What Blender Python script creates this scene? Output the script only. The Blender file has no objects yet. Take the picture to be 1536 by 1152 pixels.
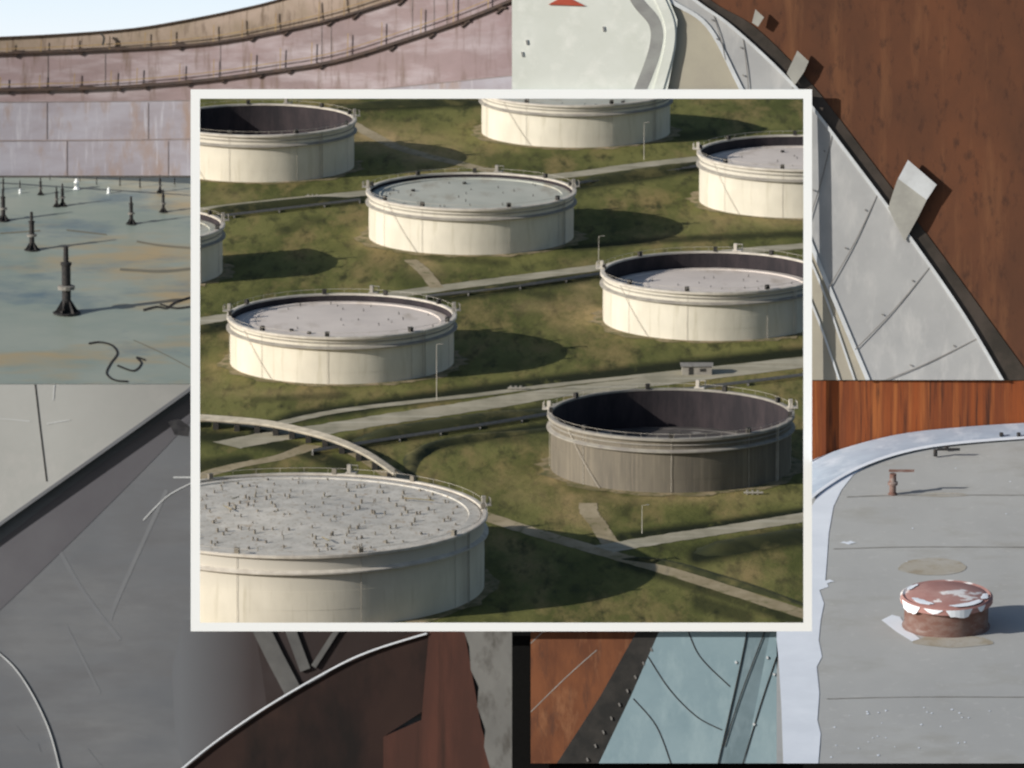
import bpy, bmesh, math, random
from mathutils import Vector, Matrix, Euler
random.seed(7)
sc=bpy.context.scene
F=10560.0; PITCH=math.atan(2191/F)
C=Vector((0,0,382)); R3=Euler((math.pi/2-PITCH,0,0)).to_matrix()
# ---------------- camera / light / world
cd=bpy.data.cameras.new("camera"); cam=bpy.data.objects.new("camera",cd); sc.collection.objects.link(cam)
cam.location=C; cam.rotation_euler=(math.pi/2-PITCH,0,0); cd.sensor_width=36; cd.lens=F/1536*36; cd.clip_start=5; cd.clip_end=30000
cd.dof.use_dof=True; cd.dof.focus_distance=500; cd.dof.aperture_fstop=1.25
sc.camera=cam
EL=math.radians(21.5); AZ=math.radians(24)
L=Vector((-math.cos(EL)*math.cos(AZ),-math.cos(EL)*math.sin(AZ),math.sin(EL)))
sd=bpy.data.lights.new("sun",'SUN'); sd.energy=5.0; sd.angle=math.radians(.5); sd.color=(1,.95,.86)
so=bpy.data.objects.new("sun",sd); sc.collection.objects.link(so); so.rotation_euler=L.to_track_quat('Z','Y').to_euler()
w=bpy.data.worlds.new("World"); sc.world=w; w.use_nodes=True
nt=w.node_tree; bg=nt.nodes["Background"]; sk=nt.nodes.new("ShaderNodeTexSky"); sk.sky_type='NISHITA'; sk.sun_disc=False
sk.sun_elevation=EL; sk.sun_rotation=math.atan2(L.x,L.y); nt.links.new(sk.outputs[0],bg.inputs[0]); bg.inputs[1].default_value=.08
sc.view_settings.view_transform='Standard'; sc.view_settings.look='None'; sc.view_settings.exposure=0

# ---------------- materials
def mat(name,c1,c2,scale=(1,1,1),c3=None,scale3=(1,1,1),t=(.38,.62),t3=(.5,.7),rough=.7,metal=0,bump=0,fine=None,grad=None):
    m=bpy.data.materials.new(name); m.use_nodes=True; n=m.node_tree; N=n.nodes; K=n.links
    b=N["Principled BSDF"]; b.inputs["Roughness"].default_value=rough; b.inputs["Metallic"].default_value=metal
    b.inputs["Specular IOR Level"].default_value=.25
    tc=N.new("ShaderNodeTexCoord")
    def noise(s,det=6):
        mp=N.new("ShaderNodeMapping"); mp.inputs["Scale"].default_value=s; K.new(tc.outputs["Object"],mp.inputs[0])
        q=N.new("ShaderNodeTexNoise"); q.inputs["Scale"].default_value=1; q.inputs["Detail"].default_value=det; q.inputs["Roughness"].default_value=.62
        K.new(mp.outputs[0],q.inputs["Vector"]); return q
    def mix(a,bc,f,lo,hi):
        r=N.new("ShaderNodeMapRange"); r.inputs["From Min"].default_value=lo; r.inputs["From Max"].default_value=hi; K.new(f,r.inputs[0])
        x=N.new("ShaderNodeMix"); x.data_type='RGBA'; K.new(r.outputs[0],x.inputs[0])
        if isinstance(a,tuple): x.inputs[6].default_value=(*a,1)
        else: K.new(a,x.inputs[6])
        x.inputs[7].default_value=(*bc,1); return x.outputs[2]
    q=noise(scale); out=mix(c1,c2,q.outputs[0],*t)
    if c3: q3=noise(scale3); out=mix(out,c3,q3.outputs[0],*t3)
    if fine:
        qf=noise(fine[0]); out=mix(out,fine[1],qf.outputs[0],*fine[2])
    if grad:   # colour change along one axis: (axis, colour, from, to)
        s=N.new("ShaderNodeSeparateXYZ"); K.new(tc.outputs["Object"],s.inputs[0]); out=mix(out,grad[1],s.outputs[grad[0]],grad[2],grad[3])
    K.new(out,b.inputs["Base Color"])
    if bump:
        bp=N.new("ShaderNodeBump"); bp.inputs["Strength"].default_value=bump; bp.inputs["Distance"].default_value=.5; K.new(q.outputs[0],bp.inputs["Height"]); K.new(bp.outputs[0],b.inputs["Normal"])
    return m

# ---------------- helpers
def camv(px,py,d): return Vector(((px-768)/F*d,(576-py)/F*d,-d))
def G(px,py,z=0):
    r=R3@camv(px,py,1.0); t=(z-C.z)/r.z; return C+r*t
def clip(bm,M,rects):
    Mi=M.inverted(); Ci=Mi@C; xs=set(); ys=set()
    for r in rects: xs|={r[0],r[2]}; ys|={r[1],r[3]}
    Ni=Mi.to_3x3()
    for x in xs:
        n=Ni@(R3@Vector((1,0,(x-768)/F))); bmesh.ops.bisect_plane(bm,geom=bm.verts[:]+bm.edges[:]+bm.faces[:],plane_co=Ci,plane_no=n,dist=1e-5)
    for y in ys:
        n=Ni@(R3@Vector((0,1,(576-y)/F))); bmesh.ops.bisect_plane(bm,geom=bm.verts[:]+bm.edges[:]+bm.faces[:],plane_co=Ci,plane_no=n,dist=1e-5)
    kill=[]; Rt=R3.transposed()
    for f in bm.faces:
        p=Rt@(M@f.calc_center_median()-C); u=768+p.x/-p.z*F; v=576-p.y/-p.z*F
        if not any(r[0]<=u<=r[2] and r[1]<=v<=r[3] for r in rects): kill.append(f)
    if kill: bmesh.ops.delete(bm,geom=kill,context='FACES')
def mk(name,bm,m,M=Matrix(),parent=None,rects=None,smooth=False):
    if rects: clip(bm,M,rects)
    if not bm.faces: bm.free(); return None
    me=bpy.data.meshes.new(name); bm.to_mesh(me); bm.free(); me.materials.append(m)
    if smooth:
        me.polygons.foreach_set("use_smooth",[True]*len(me.polygons))
        try: me.set_sharp_from_angle(angle=math.radians(35))
        except Exception: pass
    o=bpy.data.objects.new(name,me); sc.collection.objects.link(o)
    if parent: o.parent=parent
    else: o.matrix_world=M
    return o
def empty(name,M):
    e=bpy.data.objects.new(name,None); sc.collection.objects.link(e); e.matrix_world=M; e.empty_display_size=1; return e
def box(bm,c,s,rot=None):
    M=Matrix.Translation(c)@(rot.to_4x4() if rot else Matrix())@Matrix.Diagonal((s[0],s[1],s[2],1))
    bmesh.ops.create_cube(bm,size=1,matrix=M)
def tube(bm,pts,r,n=6,closed=False):
    rings=[]; k=len(pts)
    for i,p in enumerate(pts):
        a=pts[(i-1)%k] if (closed or i>0) else p; b=pts[(i+1)%k] if (closed or i<k-1) else p
        t=(Vector(b)-Vector(a)).normalized(); u=t.orthogonal().normalized() if abs(t.z)>.95 else t.cross(Vector((0,0,1))).normalized(); v=t.cross(u)
        rr=r[i] if isinstance(r,list) else r
        rings.append([bm.verts.new(Vector(p)+u*math.cos(2*math.pi*j/n)*rr+v*math.sin(2*math.pi*j/n)*rr) for j in range(n)])
    for i in range(k if closed else k-1):
        A=rings[i];B=rings[(i+1)%k]
        for j in range(n): bm.faces.new((A[j],A[(j+1)%n],B[(j+1)%n],B[j]))
    if not closed:
        bm.faces.new(rings[0]); bm.faces.new(rings[-1])
def lathe(bm,prof,n=128,c=(0,0,0),cap=False,axis=None):
    Q=axis if axis else Matrix.Identity(3); c=Vector(c); rings=[]
    for r,z in prof: rings.append([bm.verts.new(c+Q@Vector((r*math.cos(2*math.pi*j/n),r*math.sin(2*math.pi*j/n),z))) for j in range(n)])
    for A,B in zip(rings,rings[1:]):
        for j in range(n): bm.faces.new((A[j],A[(j+1)%n],B[(j+1)%n],B[j]))
    if cap: bm.faces.new(rings[-1])
def smoothpts(P,k=8):
    P=[Vector(p) for p in P]; out=[]
    for i in range(len(P)-1):
        p0=P[max(i-1,0)];p1=P[i];p2=P[i+1];p3=P[min(i+2,len(P)-1)]
        for j in range(k):
            t=j/k; out.append(.5*((2*p1)+(p2-p0)*t+(2*p0-5*p1+4*p2-p3)*t*t+(3*p1-p0-3*p2+p3)*t**3))
    out.append(P[-1]); return out

# =====================================================================
# 1. TANK FARM
# =====================================================================
CEN=[(293,141,1211,941)]
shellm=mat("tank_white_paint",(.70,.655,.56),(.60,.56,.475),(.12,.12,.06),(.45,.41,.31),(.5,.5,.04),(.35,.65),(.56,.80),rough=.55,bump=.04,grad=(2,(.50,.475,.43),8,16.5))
shelld=mat("tank_brown_paint",(.17,.15,.12),(.13,.115,.095),(.25,.25,.05),(.22,.19,.15),(1.2,1.2,.03),rough=.7)
ringm=mat("rim_paint",(.60,.56,.50),(.47,.43,.38),(.3,.3,.3))
ringd=mat("girder_paint",(.34,.32,.28),(.26,.24,.22),(.3,.3,.3))
ringc=mat("dark_girder_paint",(.22,.20,.165),(.17,.15,.13),(.3,.3,.3))  # darker girder tone for fittings on the mottled roof
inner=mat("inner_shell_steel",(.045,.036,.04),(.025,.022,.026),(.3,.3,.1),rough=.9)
roofg=mat("floating_roof_grey",(.50,.50,.44),(.41,.42,.37),(.06,.06,.06),(.34,.31,.25),(.15,.05,.1),(.35,.65),(.52,.7),rough=.7)
roofp=mat("floating_roof_pale",(.68,.61,.56),(.58,.52,.48),(.06,.06,.06),(.42,.36,.30),(.12,.05,.1),(.35,.65),(.55,.72),rough=.7)
roofd=mat("shaded_roof",(.16,.145,.135),(.07,.065,.065),(.05,.05,.05),(.42,.40,.38),(.05,.12,.05),(.35,.6),(.56,.62),rough=.7)  # deep roof's shade put into a dark tone, lit sliver into pale patches
roofm=mat("cone_roof_mottled",(.60,.57,.52),(.46,.44,.40),(.25,.25,.25),(.26,.21,.15),(1.1,1.1,1.1),(.35,.65),(.56,.68),rough=.8,fine=((.35,.2,.3),(.32,.23,.14),(.6,.72)))
darkm=mat("dark_fitting",(.03,.03,.03),(.05,.045,.04),(1,1,1))
pipem=mat("grey_pipe",(.25,.24,.22),(.18,.17,.16),(1,1,1))
gravel=mat("gravel_apron",(.33,.26,.16),(.17,.145,.07),(.12,.12,.12),(.11,.11,.045),(.3,.3,.3),(.4,.6),(.5,.62),rough=.95)
tanks=[(385,284,274,203,11,shellm,inner,'c'),(865,284,222,158,2.5,shellm,roofg,'a'),(1205,302,328,254,3.2,shellm,roofp,'b'),
(706,309,383,313,1.3,shellm,roofg,'a'),(1072,328,512,438,4.6,shellm,roofp,'b'),(509,338,577,505,2.0,shellm,roofp,'a'),
(165,322,438,366,2,shellm,roofg,'a'),(1010,364,740,657,9.9,shelld,roofd,'b'),(440,566,944,832,.5,shellm,roofm,'m')]
for i,(cx,wd,bf,rf,drop,sm,rm,kind) in enumerate(tanks):
    p=G(cx,bf); d=(R3.transposed()@(p-C)).z*-1; R=wd/2*d/F*1.008; H=(bf-rf)*d/F/math.cos(PITCH)
    c=p+Vector((0,R,0)); M=Matrix.Translation(c); E=empty("storage_tank",M)
    def part(nm,bm,m,s=False): mk(nm,bm,m,M,E,CEN,s)
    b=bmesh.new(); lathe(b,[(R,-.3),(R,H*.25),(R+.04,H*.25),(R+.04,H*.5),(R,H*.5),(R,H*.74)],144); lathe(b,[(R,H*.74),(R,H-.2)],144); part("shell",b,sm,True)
    b=bmesh.new(); lathe(b,[(R,H*.735),(R+1.0,H*.74),(R+1.0,H*.76),(R,H*.79)],144); part("wind_girder",b,ringd if kind!='m' else ringm)
    if kind!='m':
        b=bmesh.new(); lathe(b,[(R,H*.86),(R+.35,H*.862),(R+.35,H*.868),(R,H*.88)],144); part("stiffener",b,ringd)
    b=bmesh.new(); lathe(b,[(R+.02,H-1.0),(R+.85,H-.7),(R+.85,H-.1),(R+.5,H),(R-.35,H),(R-.35,H-.5)],144); part("top_rim",b,ringm if sm is shellm else ringd)
    b=bmesh.new(); lathe(b,[(R-.33,H-.3),(R-.33,H-drop-.5)],144); part("inner_shell",b,inner)
    b=bmesh.new(); zr=H-drop
    lathe(b,[(R-.34,zr-.2),(R-.9,zr),(R-3.5,zr+.15),(R-3.6,zr-.15),(R*.5,zr-.05),(.3,zr+(.1 if kind!='m' else 1.2))],96,cap=True); part("floating_roof",b,rm if kind!='c' else inner,False)
    b=bmesh.new()
    for k in range(22 if kind!='m' else 220):
        a=random.random()*6.283; r=(R-4)*math.sqrt(random.random()); hh=random.uniform(.35,.8) if kind!='m' else random.uniform(.1,.45)
        z0=(1.2*(1-r/R) if kind=='m' else 0)
        tube(b,[(r*math.cos(a),r*math.sin(a),zr-.2),(r*math.cos(a),r*math.sin(a),zr+hh+z0)],.12 if kind!='m' else random.uniform(.12,.35),5)
    if kind!='m':
        for k in range(2):
            a=random.uniform(0,6.28); lathe(b,[(.6,zr-.1),(.6,zr+.5),(.02,zr+.55)],10,(R*.6*math.cos(a),R*.6*math.sin(a),0))
    part("roof_legs",b,darkm if kind!='m' else ringc)
    if kind=='m':
        b=bmesh.new()
        for k in range(5):
            a=random.uniform(0,6.28); r=R*random.uniform(.2,.7); x,y=r*math.cos(a),r*math.sin(a); l=random.uniform(4,14); z=zr+1.2*(1-r/R)+.35; dx,dy=l*random.choice([1,.2]),l*random.choice([.3,-.4])
            tube(b,[(x,y,z),(x+dx,y+dy,z)],.12,5)
        part("roof_piping",b,gravel)
    b=bmesh.new(); bd=bmesh.new()
    nf=9; off=random.uniform(0,.6)
    for k in range(nf):
        a=off+k*2*math.pi/nf+random.uniform(-.12,.12); rot=Matrix.Rotation(a,3,'Z')
        box(bd,rot@Vector((R-.1,0,H+.6)),(.9,1.1,1.3),rot)
        tube(b,[rot@Vector((R+.25,0,0)),rot@Vector((R+.25,0,H-1.0))],.045,6)
    for a in (math.radians(172),math.radians(10),math.radians(75)):
        rot=Matrix.Rotation(a,3,'Z'); box(b,rot@Vector((R+1.0,0,H+.25)),(2.4,2.6,.25),rot)
        for sy in (-1.2,1.2):
            tube(b,[rot@Vector((R+2.0,sy,H+.2)),rot@Vector((R+2.0,sy,H+1.9))],.12,5)
        tube(b,[rot@Vector((R+2.0,-1.2,H+1.8)),rot@Vector((R+2.0,1.2,H+1.8))],.1,5)
        box(b,rot@Vector((R+.6,.5,H+1.3)),(.9,.9,1.9),rot)
    a=math.radians(-38+random.uniform(-12,12)); rot=Matrix.Rotation(a,3,'Z'); tube(b,[rot@Vector((R+.8,.6,0)),rot@Vector((R+.8,.6,H))],.13,5); tube(b,[rot@Vector((R+.8,-.2,0)),rot@Vector((R+.8,-.2,H))],.09,5)
    part("foam_chambers",bd,darkm if kind!='m' else ringc); part("gauge_platforms",b,ringd if kind!='b' else ringm)
    b=bmesh.new()
    tube(b,[((R+.7)*math.cos(t*math.pi/60),(R+.7)*math.sin(t*math.pi/60),H+1.1) for t in range(120)],.04,4,True)
    for t in range(48):
        a=t*math.pi/24; x,y=(R+.7)*math.cos(a),(R+.7)*math.sin(a); tube(b,[(x,y,H-.1),(x,y,H+1.1)],.04,4)
    part("railing",b,ringm)
    b=bmesh.new(); a0=math.radians(214+random.uniform(-6,6)); a1=a0+.40*30/R; n=40; s1=[]
    for t in range(n+1):
        a=a0+(a1-a0)*t/n; z=H*(1-t/n); q=Matrix.Rotation(a,3,'Z'); box(b,q@Vector((R+.3,0,z)),(.5,.22,.05),q)
        s1.append(q@Vector((R+.55,0,z)))
    tube(b,s1,.05,4); part("spiral_stair",b,ringm)
    b=bmesh.new(); nn=72; ring=[]
    jj=[random.uniform(-1.2,1.8) for j in range(nn)]
    for ro in (R-.5,R+3.0):
        ring.append([b.verts.new(((ro+(jj[j] if ro>R else 0))*math.cos(2*math.pi*j/nn),(ro+(jj[j] if ro>R else 0))*math.sin(2*math.pi*j/nn),.12)) for j in range(nn)])
    for j in range(nn): b.faces.new((ring[0][j],ring[1][j],ring[1][(j+1)%nn],ring[0][(j+1)%nn]))
    part("gravel_apron",b,gravel)

# ground
def gm():
    m=bpy.data.materials.new("grass"); m.use_nodes=True; n=m.node_tree; N=n.nodes; K=n.links; b=N["Principled BSDF"]; b.inputs["Roughness"].default_value=.95; b.inputs["Specular IOR Level"].default_value=.1
    tc=N.new("ShaderNodeTexCoord")
    def noise(s):
        mp=N.new("ShaderNodeMapping"); mp.inputs["Scale"].default_value=s; K.new(tc.outputs["Object"],mp.inputs[0]); q=N.new("ShaderNodeTexNoise"); q.inputs["Scale"].default_value=1; q.inputs["Detail"].default_value=8; q.inputs["Roughness"].default_value=.68; K.new(mp.outputs[0],q.inputs["Vector"]); return q.outputs[0]
    def mr(f,a,c):
        r=N.new("ShaderNodeMapRange"); r.inputs[1].default_value=a; r.inputs[2].default_value=c; K.new(f,r.inputs[0]); return r.outputs[0]
    def mx(a,c,f):
        x=N.new("ShaderNodeMix"); x.data_type='RGBA'; K.new(f,x.inputs[0]); 
        if isinstance(a,tuple): x.inputs[6].default_value=(*a,1)
        else: K.new(a,x.inputs[6])
        x.inputs[7].default_value=(*c,1); return x.outputs[2]
    o=mx((.185,.180,.060),(.085,.094,.028),mr(noise((.025,.008,.1)),.42,.58))
    o=mx(o,(.26,.20,.085),mr(noise((.06,.015,.1)),.50,.66))
    o=mx(o,(.048,.050,.020),mr(noise((.22,.05,.1)),.50,.68))
    def at(nm,c,s,lo,hi,o):
        a=N.new("ShaderNodeAttribute"); a.attribute_name=nm; ad=N.new("ShaderNodeMath"); ad.operation='MULTIPLY'; K.new(a.outputs["Fac"],ad.inputs[0]); K.new(mr(noise(s),lo,hi),ad.inputs[1]); return mx(o,c,ad.outputs[0])
    o=at("dry",(.44,.32,.16),(.12,.04,.1),.3,.6,o)
    o=at("berm_shade",(.018,.022,.010),(.2,.06,.03),.25,.42,o)  # shade of the berm sides painted into the grass colour
    K.new(o,b.inputs["Base Color"]); bp=N.new("ShaderNodeBump"); bp.inputs["Strength"].default_value=.5; bp.inputs["Distance"].default_value=.7; K.new(noise((.6,.6,.6)),bp.inputs["Height"]); K.new(bp.outputs[0],b.inputs["Normal"]); return m
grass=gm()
dry=[(885,478,45,22,1),(600,215,90,18,.7),(650,235,60,12,.8),(560,200,50,15,.6),(880,770,30,20,.9),(830,700,22,30,.8),(820,460,60,14,.4),(1130,330,90,12,.5),(880,420,30,25,.7),(780,730,60,25,.4),(640,400,25,14,.8),(340,300,30,12,.6),(1000,745,140,10,.7),(545,355,20,20,.6),(430,590,120,8,.4),(1100,870,60,20,.3),(320,560,20,30,.4)]
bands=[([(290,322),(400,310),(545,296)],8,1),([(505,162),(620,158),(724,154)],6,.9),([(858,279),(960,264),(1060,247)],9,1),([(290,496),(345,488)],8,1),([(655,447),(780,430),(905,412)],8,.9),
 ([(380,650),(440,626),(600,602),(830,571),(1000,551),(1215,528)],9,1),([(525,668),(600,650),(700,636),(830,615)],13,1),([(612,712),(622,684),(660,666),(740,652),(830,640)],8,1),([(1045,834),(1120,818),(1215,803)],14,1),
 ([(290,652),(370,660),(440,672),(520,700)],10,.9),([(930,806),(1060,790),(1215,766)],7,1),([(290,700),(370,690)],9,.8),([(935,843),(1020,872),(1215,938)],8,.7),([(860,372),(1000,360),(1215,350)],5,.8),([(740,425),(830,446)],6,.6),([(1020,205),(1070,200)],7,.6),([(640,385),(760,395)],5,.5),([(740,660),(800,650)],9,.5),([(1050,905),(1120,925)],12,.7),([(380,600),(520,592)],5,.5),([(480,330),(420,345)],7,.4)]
def segd(px,py,pts):
    best=1e9
    for (a,b_),(c,d_) in zip(pts,pts[1:]):
        l=(c-a)**2+(d_-b_)**2; t=max(0,min(1,((px-a)*(c-a)+(py-b_)*(d_-b_))/l)); best=min(best,math.hypot(px-a-t*(c-a),(py-b_-t*(d_-b_))))
    return best
b=bmesh.new(); nx,ny=170,260; vs=[]; D=b.verts.layers.float.new("dry"); Shd=b.verts.layers.float.new("berm_shade")
for j in range(ny+1):
    row=[]
    for i in range(nx+1):
        px=291+922*i/nx; py=139+804*j/ny; p=G(px,py); v=b.verts.new(p)
        v[D]=min(1,sum(q[4]*math.exp(-((px-q[0])/q[2])**2-((py-q[1])/q[3])**2) for q in dry))
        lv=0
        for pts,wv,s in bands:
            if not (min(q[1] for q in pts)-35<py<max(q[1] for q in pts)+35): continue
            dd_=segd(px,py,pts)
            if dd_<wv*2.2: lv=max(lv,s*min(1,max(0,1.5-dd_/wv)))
        v[Shd]=lv; row.append(v)
    vs.append(row)
for j in range(ny):
    for i in range(nx): b.faces.new((vs[j][i],vs[j+1][i],vs[j+1][i+1],vs[j][i+1]))
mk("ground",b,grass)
roadm=mat("road_pale",(.40,.36,.27),(.27,.25,.18),(.1,.05,.1),(.50,.46,.37),(.02,.3,.1),rough=.95)
patht=mat("dirt_track",(.40,.33,.22),(.27,.22,.13),(.1,.05,.1),(.17,.155,.07),(.3,.2,.1),(.4,.6),(.55,.65),rough=.95)
def strip(name,pts,wd,z,m,prof=None):
    P=[G(*p) for p in smoothpts([Vector((p[0],p[1])) for p in pts],10)]; b=bmesh.new(); rows=[]
    taper=bool(prof); prof=prof or [(-.5,0),(.5,0)]; Np=len(P)
    for i,p in enumerate(P):
        t=(P[min(i+1,len(P)-1)]-P[max(i-1,0)]); t.z=0; t.normalize(); s=Vector((t.y,-t.x,0)); jw=1+random.uniform(-.08,.08)
        e=min(1,(min(i,Np-1-i)+.15)/(Np*.28)) if taper else 1; e=e*e*(3-2*e) if taper else 1
        rows.append([b.verts.new(p+s*a*wd*jw*(.5+.5*e)+Vector((0,0,z+(h*e if h>0 else h)))) for a,h in prof])
    for A,B in zip(rows,rows[1:]):
        for k in range(len(prof)-1): b.faces.new((A[k],A[k+1],B[k+1],B[k]))
    bmesh.ops.recalc_face_normals(b,faces=b.faces)
    if sum(f.normal.z for f in b.faces)<0: bmesh.ops.reverse_faces(b,faces=b.faces)
    return mk(name,b,m,Matrix(),None,CEN,len(prof)>2)
berm=lambda h:[(-.5,-.05),(-.35,h*.3),(-.18,h*.85),(0,h),(.18,h*.85),(.35,h*.3),(.5,-.05)]
strip("road",[(280,318),(400,304),(545,290),(700,275),(850,263),(960,248),(1070,235),(1220,212)],8,.05,roadm)
strip("road",[(280,486),(345,475),(500,455),(650,434),(780,417),(910,400),(1080,380),(1220,368)],8,.06,roadm)
strip("road",[(340,668),(410,655),(480,645),(600,626),(720,608),(830,590),(1000,570),(1220,543)],11,.07,roadm)
strip("road",[(400,640),(500,618),(620,603),(720,592),(830,578),(1000,560),(1220,536)],4,.06,roadm)
strip("road",[(280,628),(340,632),(420,644),(480,655),(540,680),(590,713),(640,745),(720,772),(800,798),(910,830),(1020,862),(1220,926)],6,.05,patht)
strip("road",[(905,824),(1000,808),(1100,793),(1220,774)],8,.09,roadm)
strip("footpath",[(882,755),(884,770),(896,785),(905,800),(922,824)],4.5,.08,patht)
strip("footpath",[(615,390),(628,400),(640,412),(655,432)],4,.08,patht)
strip("footpath",[(520,182),(600,222),(700,248),(760,262)],5,.05,patht)
strip("footpath",[(290,718),(350,700),(420,686),(470,668)],5,.06,patht)
dike=mat("shaded_dike_grass",(.045,.048,.018),(.022,.027,.011),(.1,.1,.1),(.15,.13,.05),(.1,.06,.2),rough=.95)  # grass colour darkened to stand in for shaded dike slopes
for pts,wd,h in [([(280,325),(400,311),(540,297)],10,1.8),([(860,278),(960,263),(1060,247)],11,2.0),([(500,161),(620,157),(724,154)],9,1.6),([(660,446),(780,430),(905,410)],7,1.3),
   ([(530,668),(600,650),(700,635),(825,613)],12,2.0),([(616,712),(620,688),(645,672),(690,661),(740,654),(826,642)],6,1.2),([(1050,832),(1120,818),(1260,796)],12,2.0),([(240,502),(340,490)],7,1.4),([(930,838),(1020,850),(1220,912)],5,.8)]:
    strip("earth_dike",pts,wd,0,dike,berm(h))
P=[G(*p,2.2) for p in smoothpts([Vector(p) for p in [(280,628),(340,632),(400,638),(450,648),(500,662),(550,684),(592,712)]],8)]
E=empty("pipeline_rack",Matrix.Translation(P[0])); Mp=Matrix.Translation(P[0])
b=bmesh.new()
for k in range(4): tube(b,[p-P[0]+Vector((0,k*1.6,0)) for p in P],.4,6)
mk("pipes",b,mat("pale_pipe",(.42,.38,.31),(.30,.27,.22),(.3,.3,.3)),Mp,E,CEN)
b=bmesh.new()
for k in range(2,len(P),4): box(b,P[k]-P[0]+Vector((0,2.4,-1.5)),(1.4,7,1.8))
mk("supports",b,darkm,Mp,E,CEN)
for pts in ([(470,668),(600,648),(720,630),(830,612)],[(640,438),(780,422),(900,404)],[(830,600),(1000,580),(1220,553)],[(300,322),(420,308),(540,294)],[(860,270),(960,255),(1060,242)]):
    Q=[G(*p,.9) for p in smoothpts([Vector(p) for p in pts],6)]; b=bmesh.new()
    for k in range(3): tube(b,[p+Vector((0,-5-k*1.2,0)) for p in Q],.22,5)
    for q in Q[::3]: box(b,q+Vector((0,-6.2,-.6)),(.5,3.6,.9))
    mk("pipeline",b,pipem,Matrix(),None,CEN)
def building(px,py,sx,sy,h):
    p=G(px,py); M=Matrix.Translation(p); E=empty("pump_shed",M); b=bmesh.new(); box(b,(0,0,h/2),(sx,sy,h)); mk("walls",b,ringd,M,E,CEN)
    b=bmesh.new(); v=[b.verts.new(q) for q in [(-sx/2-.4,-sy/2-.4,h),(sx/2+.4,-sy/2-.4,h),(sx/2+.4,sy/2+.4,h),(-sx/2-.4,sy/2+.4,h),(-sx/2-.4,0,h+.6),(sx/2+.4,0,h+.6)]]
    for f in [(0,1,5,4),(3,4,5,2),(0,4,3),(1,2,5)]: b.faces.new([v[k] for k in f])
    mk("roof",b,pipem,M,E,CEN)
    b=bmesh.new(); box(b,(-sx*.2,-sy/2-.05,1.1),(1.2,.1,2.1)); box(b,(sx*.2,-sy/2-.05,1.4),(1.6,.1,.8)); mk("door_and_window",b,darkm,M,E,CEN)
building(1045,560,8,5,2.4)
for px,py in [(470,297),(775,585),(1130,742)]:
    p=G(px,py); M=Matrix.Translation(p); E=empty("valve_manifold",M); b=bmesh.new()
    for k in range(3): tube(b,[(k*1.3-1.5,0,0),(k*1.3-1.5,0,.9)],.2,6); lathe(b,[(.01,1.0),(.35,1.0),(.35,1.1),(.01,1.1)],10,(k*1.3-1.5,0,0))
    tube(b,[(-2.4,0,.5),(2.4,0,.5)],.3,6); mk("pipes",b,ringd,M,E,CEN)
for px,py,h in [(655,600,15),(966,240,12),(475,260,12),(898,400,9),(963,800,7)]:
    p=G(px,py); M=Matrix.Translation(p); E=empty("lamp_post",M); b=bmesh.new(); tube(b,[(0,0,0),(0,0,h)],[.1,.05],6); tube(b,[(0,0,h-.1),(1.2,0,h+.1)],.05,5); mk("pole",b,ringm,M,E,CEN)
    b=bmesh.new(); box(b,(1.4,0,h+.1),(.6,.3,.2)); mk("lamp_head",b,pipem,M,E,CEN)

# =====================================================================
# collage parts, local frame: x right, y up, z toward viewer
# =====================================================================
def MF(D0): return Matrix.Translation(C+R3@Vector((0,0,-D0)))@R3.to_4x4()
def lp(px,py,d,D0):
    v=camv(px,py,d); return Vector((v.x,v.y,D0-d))
def dd(d,x,y): return d(x,y) if callable(d) else d
def sheet(name,pts,d,m,D0,rects,th=.4,sm=0,parent=None):
    if sm: pts=[(p.x,p.y) for p in smoothpts([Vector(p) for p in pts],sm)]
    b=bmesh.new(); vs=[b.verts.new(lp(x,y,dd(d,x,y),D0)) for x,y in pts]; f=b.faces.new(vs)
    f.normal_update()
    if f.normal.z<0: f.normal_flip()
    if th:
        r=bmesh.ops.extrude_face_region(b,geom=[f]); 
        for v in [g for g in r['geom'] if isinstance(g,bmesh.types.BMVert)]: v.co.z+=th
    bmesh.ops.triangulate(b,faces=[f for f in b.faces if len(f.verts)>4]); bmesh.ops.recalc_face_normals(b,faces=b.faces)
    return mk(name,b,m,MF(D0),parent,rects)
def loft(name,A,B,dA,dB,m,D0,rects,k=8,n=8,parent=None,bulge=0):
    A=smoothpts([Vector(p) for p in A],k); B=smoothpts([Vector(p) for p in B],k); N=min(len(A),len(B)); b=bmesh.new(); rows=[]
    for i in range(N):
        a=A[int(i*(len(A)-1)/(N-1))]; c=B[int(i*(len(B)-1)/(N-1))]; row=[]
        for j in range(n+1):
            t=j/n; p=a.lerp(c,t); d=dd(dA,a.x,a.y)*(1-t)+dd(dB,c.x,c.y)*t-bulge*4*t*(1-t); row.append(b.verts.new(lp(p.x,p.y,d,D0)))
        rows.append(row)
    for X,Y in zip(rows,rows[1:]):
        for j in range(n): b.faces.new((X[j],X[j+1],Y[j+1],Y[j]))
    bmesh.ops.recalc_face_normals(b,faces=b.faces)
    return mk(name,b,m,MF(D0),parent,rects,True)
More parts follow.
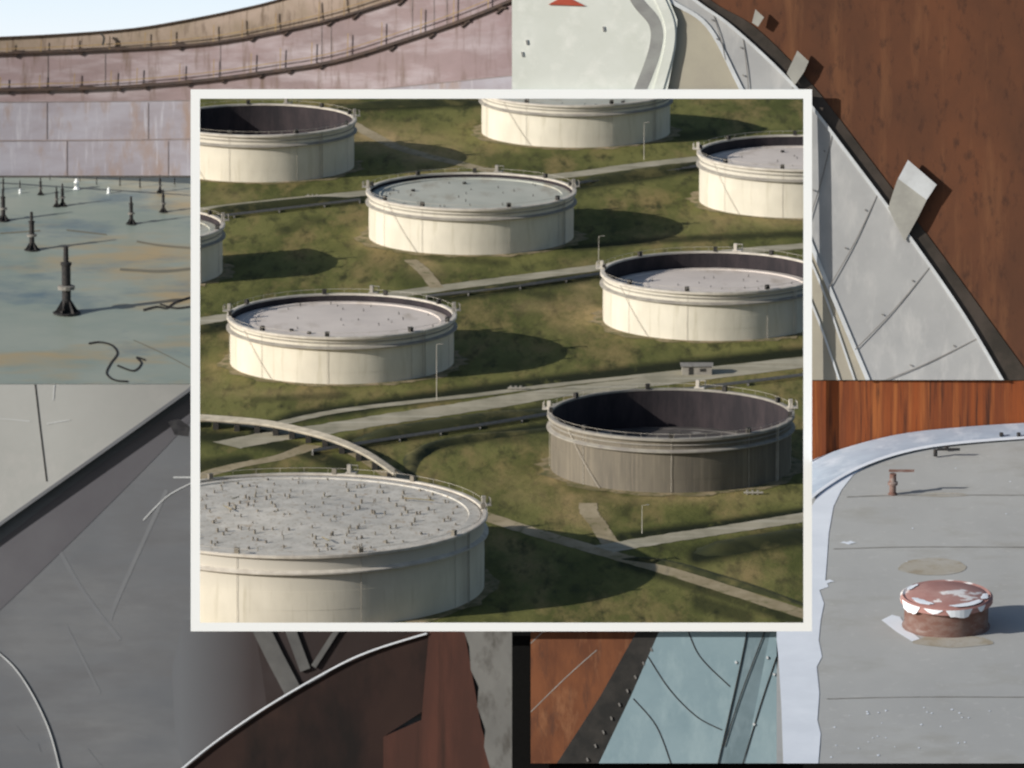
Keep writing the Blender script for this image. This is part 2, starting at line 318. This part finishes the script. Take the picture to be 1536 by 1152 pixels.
def ribbon(name,pts,wpx,d,m,D0,rects,th=.3,sm=6,parent=None):
    P=smoothpts([Vector(p) for p in pts],sm) if sm else [Vector(p) for p in pts]; b=bmesh.new(); rows=[]
    for i,p in enumerate(P):
        t=(P[min(i+1,len(P)-1)]-P[max(i-1,0)]).normalized(); s=Vector((-t.y,t.x))*wpx/2; q=[p+s,p-s]
        e=[lp(v.x,v.y,dd(d,v.x,v.y),D0) for v in q]; rows.append([b.verts.new(v) for v in (e[0]-Vector((0,0,th)),e[0]+Vector((0,0,th)),e[1]+Vector((0,0,th)),e[1]-Vector((0,0,th)))])
    for A,B in zip(rows,rows[1:]):
        for k in range(4): b.faces.new((A[k],A[(k+1)%4],B[(k+1)%4],B[k]))
    b.faces.new(rows[0]); b.faces.new(rows[-1]); bmesh.ops.recalc_face_normals(b,faces=b.faces)
    return mk(name,b,m,MF(D0),parent,rects)

# ---- picture frame
D=1450
white=mat("white_frame_paint",(.95,.98,1.0),(.94,.97,.99),(.2,.2,.2),rough=.5)
b=bmesh.new(); o=[(286,134),(1218,134),(1218,947),(286,947)]; inn=[(300,148),(1205,148),(1205,934),(300,934)]
rg=[[b.verts.new(lp(x,y,D+z,D)) for x,y in q] for q,z in ((o,.5),(o,0),(inn,0),(inn,.5))]
for A,B in zip(rg,rg[1:]+rg[:1]):
    for k in range(4): b.faces.new((A[k],A[(k+1)%4],B[(k+1)%4],B[k]))
bmesh.ops.recalc_face_normals(b,faces=b.faces); mk("picture_frame",b,white,MF(D))

# =====================================================================
# 2. TANK INTERIOR (upper left)
# =====================================================================
TL=[(-150,-150,790,576)]; D0=2500
skm=bpy.data.materials.new("sky_haze"); skm.use_nodes=True; n=skm.node_tree; n.nodes.clear(); e=n.nodes.new("ShaderNodeEmission"); g=n.nodes.new("ShaderNodeTexCoord"); s=n.nodes.new("ShaderNodeSeparateXYZ"); r=n.nodes.new("ShaderNodeMapRange"); mx=n.nodes.new("ShaderNodeMix"); mx.data_type='RGBA'
mx.inputs[6].default_value=(.95,.98,1,1); mx.inputs[7].default_value=(.62,.84,1,1); r.inputs[1].default_value=118; r.inputs[2].default_value=190
ou=n.nodes.new("ShaderNodeOutputMaterial"); n.links.new(g.outputs["Object"],s.inputs[0]); n.links.new(s.outputs[1],r.inputs[0]); n.links.new(r.outputs[0],mx.inputs[0]); n.links.new(mx.outputs[2],e.inputs[0]); n.links.new(e.outputs[0],ou.inputs[0])
sheet("sky",[(-150,-150),(700,-150),(700,200),(-150,200)],2720,skm,D0,TL,0)
pink=mat("weathered_primer",(.25,.19,.20),(.185,.14,.145),(.03,.06,.05),(.34,.30,.325),(.03,.15,.05),(.35,.65),(.45,.7),fine=((.3,.04,.1),(.13,.09,.075),(.54,.72)),grad=(0,(.16,.115,.13),-40,40))
tan_=mat("weathered_top_course",(.21,.165,.125),(.28,.22,.185),(.06,.06,.05),(.13,.095,.075),(.3,.08,.1),(.4,.6),(.55,.7),fine=((.5,.06,.1),(.12,.085,.06),(.55,.7)))
lav=mat("lavender_primer",(.30,.295,.345),(.23,.21,.24),(.03,.08,.05),(.24,.18,.16),(.12,.05,.05),(.35,.65),(.5,.68),fine=((.5,.06,.1),(.37,.37,.42),(.56,.75)))
rustd=mat("girder_rust",(.06,.038,.03),(.035,.024,.022),(.3,.3,.3))
yel=mat("ochre_rail",(.28,.20,.09),(.20,.13,.07),(.3,.3,.3))
seamT=mat("faint_weld",(.19,.155,.155),(.25,.21,.21),(.2,.2,.2))
rim=[(-150,60),(0,55),(100,50),(200,42),(280,29),(350,15),(420,-2),(560,-45),(800,-120)]
g1=[(-150,84),(0,80),(150,75),(300,66),(400,50),(500,28),(600,-3),(700,-38),(800,-75)]
g2=[(-150,137),(0,135),(150,132),(290,122),(400,108),(500,92),(600,62),(700,28),(800,-14)]
g3=[(-150,155),(0,153),(150,152),(290,150),(400,146),(500,140),(600,130),(700,120),(800,110)]
bt=[(-150,266),(0,266),(150,266),(290,266),(400,266),(500,266),(600,266),(700,266),(800,266)]
wd=lambda x,y:2605-.00022*max(x+100,0)**2*.5
E=empty("tank_wall",MF(D0))
loft("top_course",rim,g1,wd,wd,tan_,D0,TL,parent=E); loft("upper_course",g1,g2,wd,wd,pink,D0,TL,parent=E)
loft("middle_course",g2,g3,wd,wd,pink,D0,TL,parent=E); loft("lower_course",g3,bt,wd,wd,lav,D0,TL,parent=E)
off=lambda k:(lambda x,y:wd(x,y)-k)
ribbon("rim_angle",[(x,y+1) for x,y in rim],2,off(1),rustd,D0,TL,.6,parent=E)
ribbon("wind_girder_1",g1,3.5,off(1),rustd,D0,TL,1.1,parent=E); ribbon("wind_girder_2",g2,4.5,off(1),rustd,D0,TL,1.2,parent=E)
ribbon("weld_1",[(x,y+58) for x,y in g3],1.6,off(.25),seamT,D0,TL,.1,parent=E); ribbon("weld_2",g3,1.0,off(.25),seamT,D0,TL,.1,parent=E)
def yat(cv,x):
    for (a,b_),(c,d_) in zip(cv,cv[1:]):
        if a<=x<=c: return b_+(d_-b_)*(x-a)/(c-a)
    return 0
for cv,hh,nm in ((g1,16,"a"),(g2,20,"b")):
    for x in range(-100,790,52):
        x+=random.randint(-8,8); y=yat(cv,x); ribbon("rail_post_"+nm,[(x,y),(x+1,y-hh-max(x,0)*.03)],1.2,off(2),yel,D0,TL,.15,0,parent=E)
        if random.random()<.7: ribbon("gusset_"+nm,[(x+20,y-1),(x+12,y+6)],2,off(.8),rustd,D0,TL,.5,0,parent=E)
        if random.random()<.7: ribbon("shelf_item_"+nm,[(x+8,y-2),(x+random.randint(16,30),y-3)],3,off(1),rustd,D0,TL,.5,0,parent=E)
    ribbon("rail_"+nm,[(x,y-hh*.4-max(x,0)*.01) for x,y in cv],1.2,off(2.2),yel,D0,TL,.15,parent=E)
for k in range(8):
    x=random.uniform(0,780); ribbon("plate_seam",[(x,yat(g1,x)),(x,yat(g2,x))],.8,off(.2),seamT,D0,TL,.05,0,parent=E)
for x in (70,222): ribbon("plate_seam_low",[(x,154),(x,209)],.8,off(.2),seamT,D0,TL,.05,0,parent=E); ribbon("plate_seam_base",[(x+30,212),(x+30,264)],.8,off(.2),seamT,D0,TL,.05,0,parent=E)
ribbon("gauge_lamp",[(150,50),(156,56),(154,68)],3,off(4),darkm,D0,TL,.5,parent=E)
ribbon("seal_gap",[(-150,265),(800,265)],3,off(1),darkm,D0,TL,.5,0,parent=E)  # dark strip along the joint of wall and deck
deck=mat("painted_deck",(.25,.305,.275),(.33,.365,.32),(.02,.1,.008),(.40,.32,.19),(.012,.08,.010),(.38,.62),(.50,.64),rough=.4,fine=((.025,.12,.014),(.13,.19,.225),(.52,.72)))
fl=lambda x,y:2603-(y-265)/311*250
loft("roof_deck",[(-150,266),(800,266)],[(-150,576),(800,576)],fl,fl,deck,D0,TL,k=20,n=20)
legm=mat("leg_black",(.02,.022,.025),(.045,.04,.04),(1,1,1)); 
up=Vector((0,math.cos(PITCH),math.sin(PITCH))); Qup=Vector((0,0,1)).rotation_difference(up).to_matrix()
def leg(px,py,h,wh=False):
    d=fl(px,py); s=h*d/F; base=lp(px,py,d,D0); M=MF(D0)@Matrix.Translation(base); E=empty("roof_leg",M); r=s*.066 if not wh else s*.22
    b=bmesh.new(); lathe(b,[(r*1.6,0),(r*1.6,s*.04),(r,s*.05),(r,s*.72),(r*1.25,s*.72),(r*1.25,s*.76),(r*.6,s*.77),(r*.55,s),(0.01,s)],12,axis=Qup)
    mk("pipe",b,legm if not wh else white,M,E,TL,True)
    if wh or h<25: return
    b=bmesh.new(); lathe(b,[(r*1.9,s*.36),(r*1.9,s*.41),(r,s*.42)],12,axis=Qup); mk("collar",b,pipem,M,E,TL)
    b=bmesh.new()
    for k in range(6):
        q=Qup@Matrix.Rotation(k*math.pi/3+.2,3,'Z'); v=[b.verts.new(q@Vector(p)) for p in [(r,-.03*s,0),(r*2.9,-.0*s,0),(r,0,s*.2)]]; b.faces.new(v); v2=[b.verts.new(q@Vector(p)) for p in [(r,.02*s,0),(r*2.9,.02*s,0),(r,.02*s,s*.2)]]; b.faces.new(v2)
    lathe(b,[(r*3.1,0.02),(r*3.1,s*.02),(0.01,s*.02)],14,axis=Qup); mk("gusset_base",b,legm,M,E,TL)
for a in [(100,470,102),(48,375,58),(5,331,48),(197,336,42),(94,309,34),(85,310,30),(245,318,34),(240,288,26),(61,292,26),(5,284,20),(30,284,14),(180,278,14),(210,281,16),(145,276,12),(262,276,12),(120,272,9),(75,270,9)]: leg(*a)
for a in [(115,284,16),(163,290,9),(30,290,7)]: leg(*a,True)
rub=mat("hose_rubber",(.02,.02,.02),(.04,.035,.03),(1,1,1)); stnshd=mat("deck_stain_and_shadow",(.17,.165,.13),(.22,.195,.14),(.05,.05,.05))
fo=lambda x,y:fl(x,y)-.4
for pts,wv in [([(133,515),(150,513),(168,518),(176,530),(166,545),(160,560),(172,570),(192,572)],2.6),([(176,548),(200,556),(212,545),(205,536),(218,540)],2.6),([(215,465),(235,460),(250,462),(262,454),(285,446)],3),([(240,456),(262,462),(285,460)],2.5)]:
    ribbon("hose",pts,wv,fo,rub,D0,TL,.25)
for pts,wv in [([(200,510),(240,528),(286,552)],1.3),([(180,404),(240,407),(286,403)],4),([(205,362),(240,368),(286,372)],3),([(100,345),(160,352)],2),([(0,350),(60,346)],2)]: ribbon("deck_stain_and_shadow",pts,wv,lambda x,y:fl(x,y)-.12,stnshd,D0,TL,.1)  # deck stains, and leg shadows painted as dark streaks

# =====================================================================
# 3. RIM SEAL (upper right)
# =====================================================================
D0=1450; TR=[(768,-100,1211,141),(1211,-100,1640,570)]
rustT=mat("brown_rust_wall",(.155,.062,.032),(.10,.045,.027),(.05,.03,.05),(.20,.09,.045),(.25,.03,.1),(.35,.65),(.52,.75),rough=.9,fine=((.6,.25,.1),(.065,.032,.022),(.55,.75)))
plate=mat("seal_plate_grey",(.44,.445,.45),(.37,.375,.385),(.08,.08,.1),(.50,.50,.50),(.3,.1,.1),(.35,.65),(.5,.7),rough=.5)
roofw=mat("white_roof_coating",(.72,.75,.71),(.66,.69,.64),(.06,.06,.1),(.80,.82,.78),(.2,.2,.1),rough=.6)
cream=mat("cream_deck",(.44,.41,.33),(.38,.35,.29),(.08,.08,.1),rough=.7)
troughm=mat("trough_grey",(.34,.35,.34),(.25,.25,.25),(.1,.2,.1),rough=.8)
gap=mat("gap_shade",(.05,.043,.036),(.09,.072,.06),(.15,.15,.1),rough=.9)
jointm=mat("joint_grey",(.19,.185,.18),(.25,.24,.23),(.3,.3,.1))
pale=mat("pale_edge",(.66,.69,.72),(.55,.57,.59),(.2,.2,.2),rough=.5)
sheet("rusty_shell_wall",[(980,-90),(1630,-90),(1630,569.5),(1180,569.5)],1453.5,rustT,D0,TR,.3)
outer=[(1010,-60),(1066,0),(1134,42),(1219,128),(1304,238),(1398,362),(1480,475),(1556,580)]
stripe=[(980,-60),(1045,0),(1105,44),(1195,130),(1280,238),(1372,362),(1450,475),(1512,580)]
inner_=[(930,-60),(1005,0),(1062,40),(1110,130),(1165,238),(1220,375),(1262,475),(1306,580)]
loft("gap_shade_strip",outer,stripe,1453,1452.4,gap,D0,TR)  # dark strip paints the shadow in the gap beside the wall
E=empty("rim_seal",MF(D0))
loft("seal_plates",stripe,inner_,1452,1452.3,plate,D0,TR,parent=E)
ribbon("seal_edge",[(x-3,y) for x,y in stripe],4.5,1451.9,pale,D0,TR,.12,parent=E)
ribbon("inner_edge",inner_,6,1452.1,pale,D0,TR,.12,parent=E)
for f0 in (.2,.3,.42,.52,.63,.76,.9):
    i=f0*(len(stripe)-1); k=int(i); t=i-k; a=Vector(stripe[k]).lerp(Vector(stripe[min(k+1,7)]),t); i2=min(i+1.15,6.99); k2=int(i2); c=Vector(inner_[k2]).lerp(Vector(inner_[min(k2+1,7)]),i2-k2)
    ribbon("plate_joint",[a,a.lerp(c,.5)+Vector((2,3)),c],1.4,1451.98,jointm,D0,TR,.03,parent=E)
    for q in (.2,.6): p=a.lerp(c,q); ribbon("bolt",[(p.x-6,p.y-3),(p.x-3,p.y-1)],2,1451.95,jointm,D0,TR,.05,0,parent=E)
loft("cream_deck",inner_,[(700,-60),(768,0),(850,60),(900,135),(980,240),(1000,375),(1050,475),(1090,590)],1452.6,1452.9,cream,D0,TR)
for pts in ([(1211,380),(1240,450),(1285,580)],[(1211,440),(1235,500),(1262,580)]): ribbon("deck_edge",pts,3,1452.4,pale,D0,TR,.05)
sheet("white_roof",[(740,-60),(950,-60),(1000,-10),(1016,30),(1014,70),(1000,141),(740,141)],1452.0,roofw,D0,TR,.4)
ribbon("trough_shade",[(925,-60),(955,0),(982,35),(982,75),(958,141)],18,1451.6,troughm,D0,TR,.05)  # grey ribbon paints the shadow in the trough beside the lip
ribbon("roof_lip",[(962,-60),(988,-5),(1004,35),(1003,75),(985,141)],14,1451.5,roofw,D0,TR,.15)
redm=mat("red_marker",(.50,.10,.06),(.40,.08,.05),(.3,.3,.3))
sheet("red_cone",[(822,7),(835,0),(848,-6),(864,2),(878,9)],1451.4,redm,D0,TR,.1)
for x,y in [(790,60),(783,78),(905,40)]: ribbon("roof_fitting",[(x,y),(x+1,y+7)],3,1451.5,troughm,D0,TR,.1,0)
clipm=mat("clip_steel",(.42,.415,.38),(.34,.335,.31),(.2,.2,.2))
for pts in [[(1362,240),(1405,277),(1390,300),(1377,326),(1357,362),(1332,312),(1345,272)],[(1196,76),(1213,92),(1206,108),(1192,128),(1180,110)],[(1133,14),(1146,26),(1137,40),(1128,34)]]:
    sheet("seal_clip",pts,1451.7,clipm,D0,TR,.2)
sheet("seal_clip_face",[(1362,240),(1405,277),(1390,300),(1347,268)],1451.45,pale,D0,TR,.03)

# =====================================================================
# 4. ROOF DECK WITH MANWAY (lower right)
# =====================================================================
BR=[(1218,570,1640,1145),(1165,947,1640,1145)]
rustO=mat("orange_rust_wall",(.27,.072,.022),(.15,.044,.02),(.35,.02,.1),(.38,.125,.038),(.7,.02,.1),(.38,.62),(.5,.72),rough=.9,fine=((1.2,.05,.1),(.06,.024,.016),(.54,.7)))
deckg=mat("grey_roof_deck",(.47,.475,.465),(.41,.415,.41),(.04,.04,.015),(.37,.365,.34),(.06,.3,.03),(.35,.65),(.52,.75),rough=.6,fine=((.5,1,.3),(.52,.52,.51),(.58,.8)))
ledge=mat("blue_white_ledge",(.46,.54,.65),(.38,.45,.56),(.06,.2,.1),(.62,.68,.78),(.2,.1,.1),rough=.5)
wht=mat("white_coating",(.82,.87,.95),(.76,.81,.89),(.1,.1,.1),rough=.55)
fb=lambda x,y:1452-(y-640)*.44
fbo=lambda k:(lambda x,y:fb(x,y)-k)
wb=[(1190,702),(1260,674),(1350,651),(1450,640),(1560,633),(1640,629)]
loft("orange_rust_wall",[(1190,571),(1260,571),(1350,571),(1450,571),(1560,571),(1640,571)],wb,1453,1453,rustO,D0,[(1218,570,1640,760)])
lb=[(1190,775),(1228,737),(1290,700),(1370,674),(1470,661),(1640,650)]
loft("rim_ledge",wb,lb,1452.5,lambda x,y:fb(x,y)-1,ledge,D0,BR)
ribbon("ledge_edge",lb,4,fbo(1.2),wht,D0,BR,.2)
loft("grey_roof_deck",lb,[(1150,1146),(1190,1146),(1260,1146),(1370,1146),(1470,1146),(1660,1146)],fb,fb,deckg,D0,BR,k=10,n=20)
jag=[(1262,735),(1250,760),(1243,800),(1241,830),(1238,870),(1243,880),(1229,885),(1236,905),(1231,930),(1228,960),(1233,985),(1225,1000),(1229,1040),(1226,1080),(1231,1100),(1227,1150)]
sheet("white_edge_coating",[(1175,1150),(1172,1060),(1168,990),(1163,940),(1190,850),(1205,780),(1228,742),(1256,718),(1300,699),(1280,712)]+jag,fbo(.25),wht,D0,BR,0)
seam=mat("deck_seam",(.27,.265,.25),(.37,.365,.35),(.2,.2,.1))
for y,x0 in ((742,1270),(820,1250),(1045,1240)): ribbon("deck_seam",[(x0,y+3),(1380,y),(1640,y+1)],1.2,fbo(.3),seam,D0,BR,.02)
stm=mat("stain",(.40,.365,.30),(.44,.42,.38),(.2,.2,.1),(.33,.28,.21),(.3,.6,.2))
for (x,y,rx,ry) in [(1400,850,52,13),(1415,742,40,3),(1430,962,60,9)]:
    sheet("rust_stain",[(x+rx*math.cos(t*.4)*random.uniform(.9,1.08),y+ry*math.sin(t*.4)*random.uniform(.9,1.08)) for t in range(15)],fbo(.22),stm,D0,BR,0,4)
for k in range(34):
    x=random.uniform(1240,1530); y=random.choice([random.uniform(1060,1140),random.uniform(700,1140)]); q=random.uniform(1,3.5); sheet("paint_flake",[(x,y),(x+q,y-q*.4),(x+q*1.6,y+q*.2),(x+q*.5,y+q*.5)],fbo(.3),wht,D0,BR,0)
for x,y in [(1270,814),(1238,872)]: sheet("paint_flake",[(x-10,y),(x-4,y-2),(x,y-1),(x+6,y-3),(x+14,y),(x+8,y+1),(x+3,y+3),(x-3,y+1)],fbo(.3),wht,D0,BR,0)
nb=Vector((0,.954,.30)).normalized(); Qb=Vector((0,0,1)).rotation_difference(nb).to_matrix()
manm=mat("manway_rust",(.16,.085,.07),(.21,.145,.13),(.3,.6,.3),(.32,.28,.27),(.15,.3,.2),(.4,.6),(.56,.68),rough=.8)
lidm=mat("manway_lid",(.35,.185,.17),(.42,.25,.23),(.15,.15,.15),(.76,.74,.75),(.09,.09,.16),(.4,.6),(.54,.57),rough=.7)
d=fb(0,940); base=lp(1419,938,d,D0); M=MF(D0)@Matrix.Translation(base); r=63*d/F; h=48*d/F
E=empty("roof_manway",M)
b=bmesh.new(); lathe(b,[(r*1.05,0),(r*1.02,.2),(r,.3),(r,h*.8),(r*1.03,h*.82)],64,axis=Qb); mk("neck",b,manm,M,E,BR,True)
b=bmesh.new(); lathe(b,[(r*1.02,h*.8),(r*1.1,h*.82),(r*1.1,h*.98),(r*1.05,h*1.03),(r*.98,h*1.0),(r*.9,h*1.05),(r*.3,h*1.1),(.01,h*1.12)],64,axis=Qb)
mk("lid",b,lidm,M,E,BR,True)
b=bmesh.new()
def peel(a0,a1,lo):
    pr=None; nn=max(4,int((a1-a0)/5)); 
    for t in range(nn+1):
        a=math.radians(a0+(a1-a0)*t/nn); e=math.sin(math.pi*t/nn)**.5 if 0<t<nn else 0; low=h*(.98-(.98-lo)*e*random.uniform(.65,1)); q=[b.verts.new(Qb@Vector((r*1.115*math.cos(a),r*1.115*math.sin(a),z))) for z in (h*1.0,low)]
        if pr: b.faces.new((pr[0],pr[1],q[1],q[0]))
        pr=q
peel(196,232,.6); peel(238,262,.82); peel(266,300,.66); peel(308,322,.8)
mk("peeling_paint",b,wht,M,E,BR)
b=bmesh.new()
for (ca,cr,sa,sr) in ((225,.88,22,.13),(300,.92,30,.1),(345,.92,14,.1),(150,.92,16,.08)):
    vv=[]
    for t in range(18):
        th=t/18*6.283; a=math.radians(ca+sa*math.cos(th)*random.uniform(.8,1.1)); rr=r*min(1.04,cr+sr*math.sin(th)*random.uniform(.7,1.1)); z=h*(1.06 if rr>r*.95 else 1.075); vv.append(b.verts.new(Qb@Vector((rr*math.cos(a),rr*math.sin(a),z))))
    b.faces.new(vv)
mk("peeling_paint_top",b,wht,M,E,BR)
sheet("peeled_paint_patch",[(1322,930),(1338,922),(1350,925),(1362,944),(1380,958),(1368,962),(1345,948)],fbo(.3),wht,D0,BR,0)
d=fb(0,742); M=MF(D0)@Matrix.Translation(lp(1339,742,d,D0)); E=empty("roof_vent_leg",M); b=bmesh.new(); u=d/F
lathe(b,[(7*u,0),(7*u,2*u),(5*u,3*u),(5*u,16*u),(7.5*u,16*u),(7.5*u,20*u),(5*u,21*u),(5*u,33*u),(.01,33*u)],16,axis=Qb); box(b,Vector((13*u,36*u,8*u)),(38*u,4*u,4*u)); mk("pipe",b,manm,M,E,BR)
for x,y,hh in [(1403,684,10),(1502,655,6),(1528,655,6),(1420,675,6)]:
    d=fb(0,y); u=d/F; M=MF(D0)@Matrix.Translation(lp(x,y,d-1,D0)); E=empty("roof_vent_leg",M); b=bmesh.new(); lathe(b,[(3*u,0),(3*u,hh*u),(.01,hh*u)],10,axis=Qb)
    if y==684: box(b,Vector((20*u,hh*u,0)),(34*u,4*u,4*u))
    mk("pipe",b,legm,M,E,BR)

# =====================================================================
# 5. BLUE SEAL SHEETS (bottom middle)
# =====================================================================
BM=[(796,941,1165,1145)]
blk=mat("black_board",(.002,.002,.002),(.001,.001,.001),(1,1,1),rough=1)
sheet("black_backing_board",[(768,941),(1700,941),(1700,1300),(768,1300)],1455,blk,D0,[(768,941,1170,1300),(1160,1145.5,1700,1300)],0)
rustM=mat("brown_rust_plate",(.22,.085,.04),(.14,.055,.03),(.15,.05,.1),(.29,.135,.07),(.3,.1,.1),(.4,.6),(.52,.7),rough=.9,fine=((.5,.12,.1),(.10,.048,.033),(.56,.72)))
sheet("rusty_plate",[(790,935),(1000,935),(880,1150),(790,1150)],1453,rustM,D0,BM,.3)
for pts in ([(796,1068),(850,1015),(895,975)],[(796,965),(815,947)]): ribbon("weld_line",pts,1.3,1452.7,seam,D0,BM,.03)
blk2=mat("black_rubber_seal",(.026,.026,.026),(.045,.042,.04),(.3,.3,.3),rough=.8)
sheet("rubber_seal",[(962,935),(998,935),(950,1035),(900,1150),(832,1150),(900,1045)],1452.5,blk2,D0,BM,.3)
blue=mat("blue_grey_sheet",(.28,.385,.44),(.235,.335,.39),(.06,.06,.1),(.33,.44,.49),(.2,.1,.1),rough=.45)
blue2=mat("blue_grey_sheet_dark",(.20,.275,.32),(.155,.22,.255),(.1,.1,.1),(.25,.33,.38),(.3,.1,.1),rough=.45)
E=empty("secondary_seal",MF(D0))
sheet("sheet_1",[(994,935),(1125,935),(1108,1010),(1078,1150),(896,1150),(946,1045)],1452.2,blue,D0,BM,.2,parent=E)
sheet("sheet_2",[(1125,935),(1170,935),(1170,1150),(1078,1150),(1108,1010)],1452.2,blue2,D0,BM,.05,parent=E)
sheet("sheet_3",[(1158,935),(1170,935),(1170,1150),(1116,1150)],1452.1,blue,D0,BM,.04,parent=E)
for pts in ([(972,985),(1005,1035),(1045,1075),(1083,1095)],[(950,1048),(985,1090),(1008,1150)],[(1030,940),(1050,985),(1095,1030)],[(1122,940),(1108,1010),(1076,1150)],[(1150,940),(1112,1040),(1086,1120)],[(1165,985),(1140,1060),(1113,1150)]): ribbon("sheet_joint",pts,1.7,1451.95,blk2,D0,BM,.02,parent=E)
for k in range(9):
    t=k/8; x=976-t*96; y=972+t*165; ribbon("bolt",[(x,y),(x+2,y+5)],2.5,1452.0,jointm,D0,BM,.1,0,parent=E)
for x,y in [(1103,992),(1150,985),(1160,1010),(1130,1085)]: ribbon("bolt",[(x,y),(x+2,y+3)],3,1451.9,pale,D0,BM,.1,0,parent=E)

# =====================================================================
# 6. GREY STEEL SHELL (lower left)
# =====================================================================
D0=2330; BL=[(-200,576.5,768,1300)]
steel=mat("grey_steel",(.175,.185,.205),(.135,.145,.165),(.012,.012,.02),(.215,.222,.235),(.008,.03,.02),(.35,.65),(.5,.75),rough=.45,fine=((.03,.12,.1),(.15,.155,.17),(.45,.7)))
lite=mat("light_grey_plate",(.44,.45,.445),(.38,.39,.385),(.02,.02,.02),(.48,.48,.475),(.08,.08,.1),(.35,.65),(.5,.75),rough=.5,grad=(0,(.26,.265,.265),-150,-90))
pshd=mat("plate_shadow_band",(.115,.112,.13),(.14,.14,.158),(.02,.02,.02),rough=.6)  # painted shadow below the overhead plate, as a darker steel tone
maroon=mat("dark_maroon_steel",(.026,.014,.013),(.036,.02,.017),(.03,.03,.03),(.012,.009,.009),(.05,.02,.03),rough=.8)
rsty=mat("rust_strip",(.10,.042,.032),(.068,.032,.026),(.08,.02,.05),(.035,.021,.018),(.15,.01,.05),rough=.9)
sheet("steel_shell_plate",[(-200,570),(768,570),(768,1300),(-200,1300)],2340,steel,D0,BL,0)
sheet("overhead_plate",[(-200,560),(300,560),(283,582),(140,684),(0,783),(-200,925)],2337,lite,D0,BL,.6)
ribbon("plate_lip",[(286,583),(140,687),(0,786),(-60,830)],5,2336.5,steel,D0,BL,.4)
ribbon("plate_seam",[(52,570),(60,640),(70,722)],1.8,2336.3,rub,D0,BL,.05)
for pts in ([(0,628),(45,632)],[(70,636),(105,630)],[(80,600),(82,576)]): ribbon("chalk_mark",pts,1,2336.3,pale,D0,BL,.05)
loft("plate_shadow_band",[(292,590),(200,660),(100,735),(0,812),(-150,925)],[(292,625),(230,690),(120,800),(0,915),(-150,1050)],2339.5,2339.9,pshd,D0,BL)
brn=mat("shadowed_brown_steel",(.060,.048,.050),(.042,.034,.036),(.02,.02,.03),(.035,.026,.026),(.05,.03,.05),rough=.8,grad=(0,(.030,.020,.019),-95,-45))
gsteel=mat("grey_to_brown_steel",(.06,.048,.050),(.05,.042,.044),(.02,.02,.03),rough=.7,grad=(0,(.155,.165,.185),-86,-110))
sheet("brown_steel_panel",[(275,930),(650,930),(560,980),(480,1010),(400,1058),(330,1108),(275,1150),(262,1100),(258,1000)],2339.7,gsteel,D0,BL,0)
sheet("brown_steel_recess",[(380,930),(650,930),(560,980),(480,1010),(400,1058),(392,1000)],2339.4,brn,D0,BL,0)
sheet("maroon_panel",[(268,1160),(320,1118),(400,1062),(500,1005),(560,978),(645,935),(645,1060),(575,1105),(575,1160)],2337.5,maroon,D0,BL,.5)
sheet("rust_strip",[(645,930),(694,930),(708,1010),(722,1090),(742,1160),(575,1160),(575,1105),(632,1080)],2336.7,rsty,D0,BL,.3)
sheet("grey_edge_plate",[(690,930),(768,930),(768,1170),(740,1170),(726,1120),(728,1095),(716,1060),(718,1030),(706,1005),(704,970)],2336,mat("worn_grey_plate",(.21,.21,.205),(.16,.16,.158),(.05,.03,.05),(.10,.095,.09),(.2,.1,.1),rough=.7),D0,BL,.2)
brc=mat("brace_grey",(.14,.14,.14),(.09,.09,.093),(.05,.05,.05))
for p,wv in [([(385,930),(412,985),(440,1038)],26),([(432,935),(458,1005)],16),([(515,930),(470,1000)],8)]: ribbon("brace",p,wv,2338.6,brc,D0,BL,.3,0)
ribbon("cable",[(262,1162),(320,1115),(400,1060),(500,1002),(560,975),(640,950)],2.4,2336,wht,D0,BL,.3)
ribbon("cable",[(-20,965),(20,1000),(50,1045),(75,1100),(92,1165)],2,2339.6,pale,D0,BL,.2)
scr=mat("scratch_grey",(.20,.21,.23),(.175,.185,.205),(.05,.05,.05))
for k in range(7):
    x=random.uniform(20,285); y=random.uniform(800,1130); a=random.choice([.9,-1.1,1.2,.3]); q=random.uniform(10,40); ribbon("scratch",[(x,y),(x+q*math.cos(a)*.5,y+q*math.sin(a)*.5+1),(x+q*math.cos(a),y+q*math.sin(a))],random.uniform(.6,1.2),2339.93,scr,D0,BL,.02)
for pts,wv in [([(60,770),(120,880),(180,960)],6),([(100,940),(150,1040)],4),([(250,735),(180,890),(165,930)],6)]: ribbon("faded_streak",pts,wv,2339.95,scr,D0,BL,.01)
for pts,wv in [([(215,780),(250,745),(286,725)],1.6),([(260,716),(290,716)],2)]: ribbon("scratch",pts,wv,2339.85,pale,D0,BL,.02)
sheet("wall_lamp",[(252,632),(268,628),(285,640),(283,655),(262,652)],2336,mat("lamp_grey",(.02,.02,.025),(.05,.05,.055),(.3,.3,.3)),D0,BL,.5)
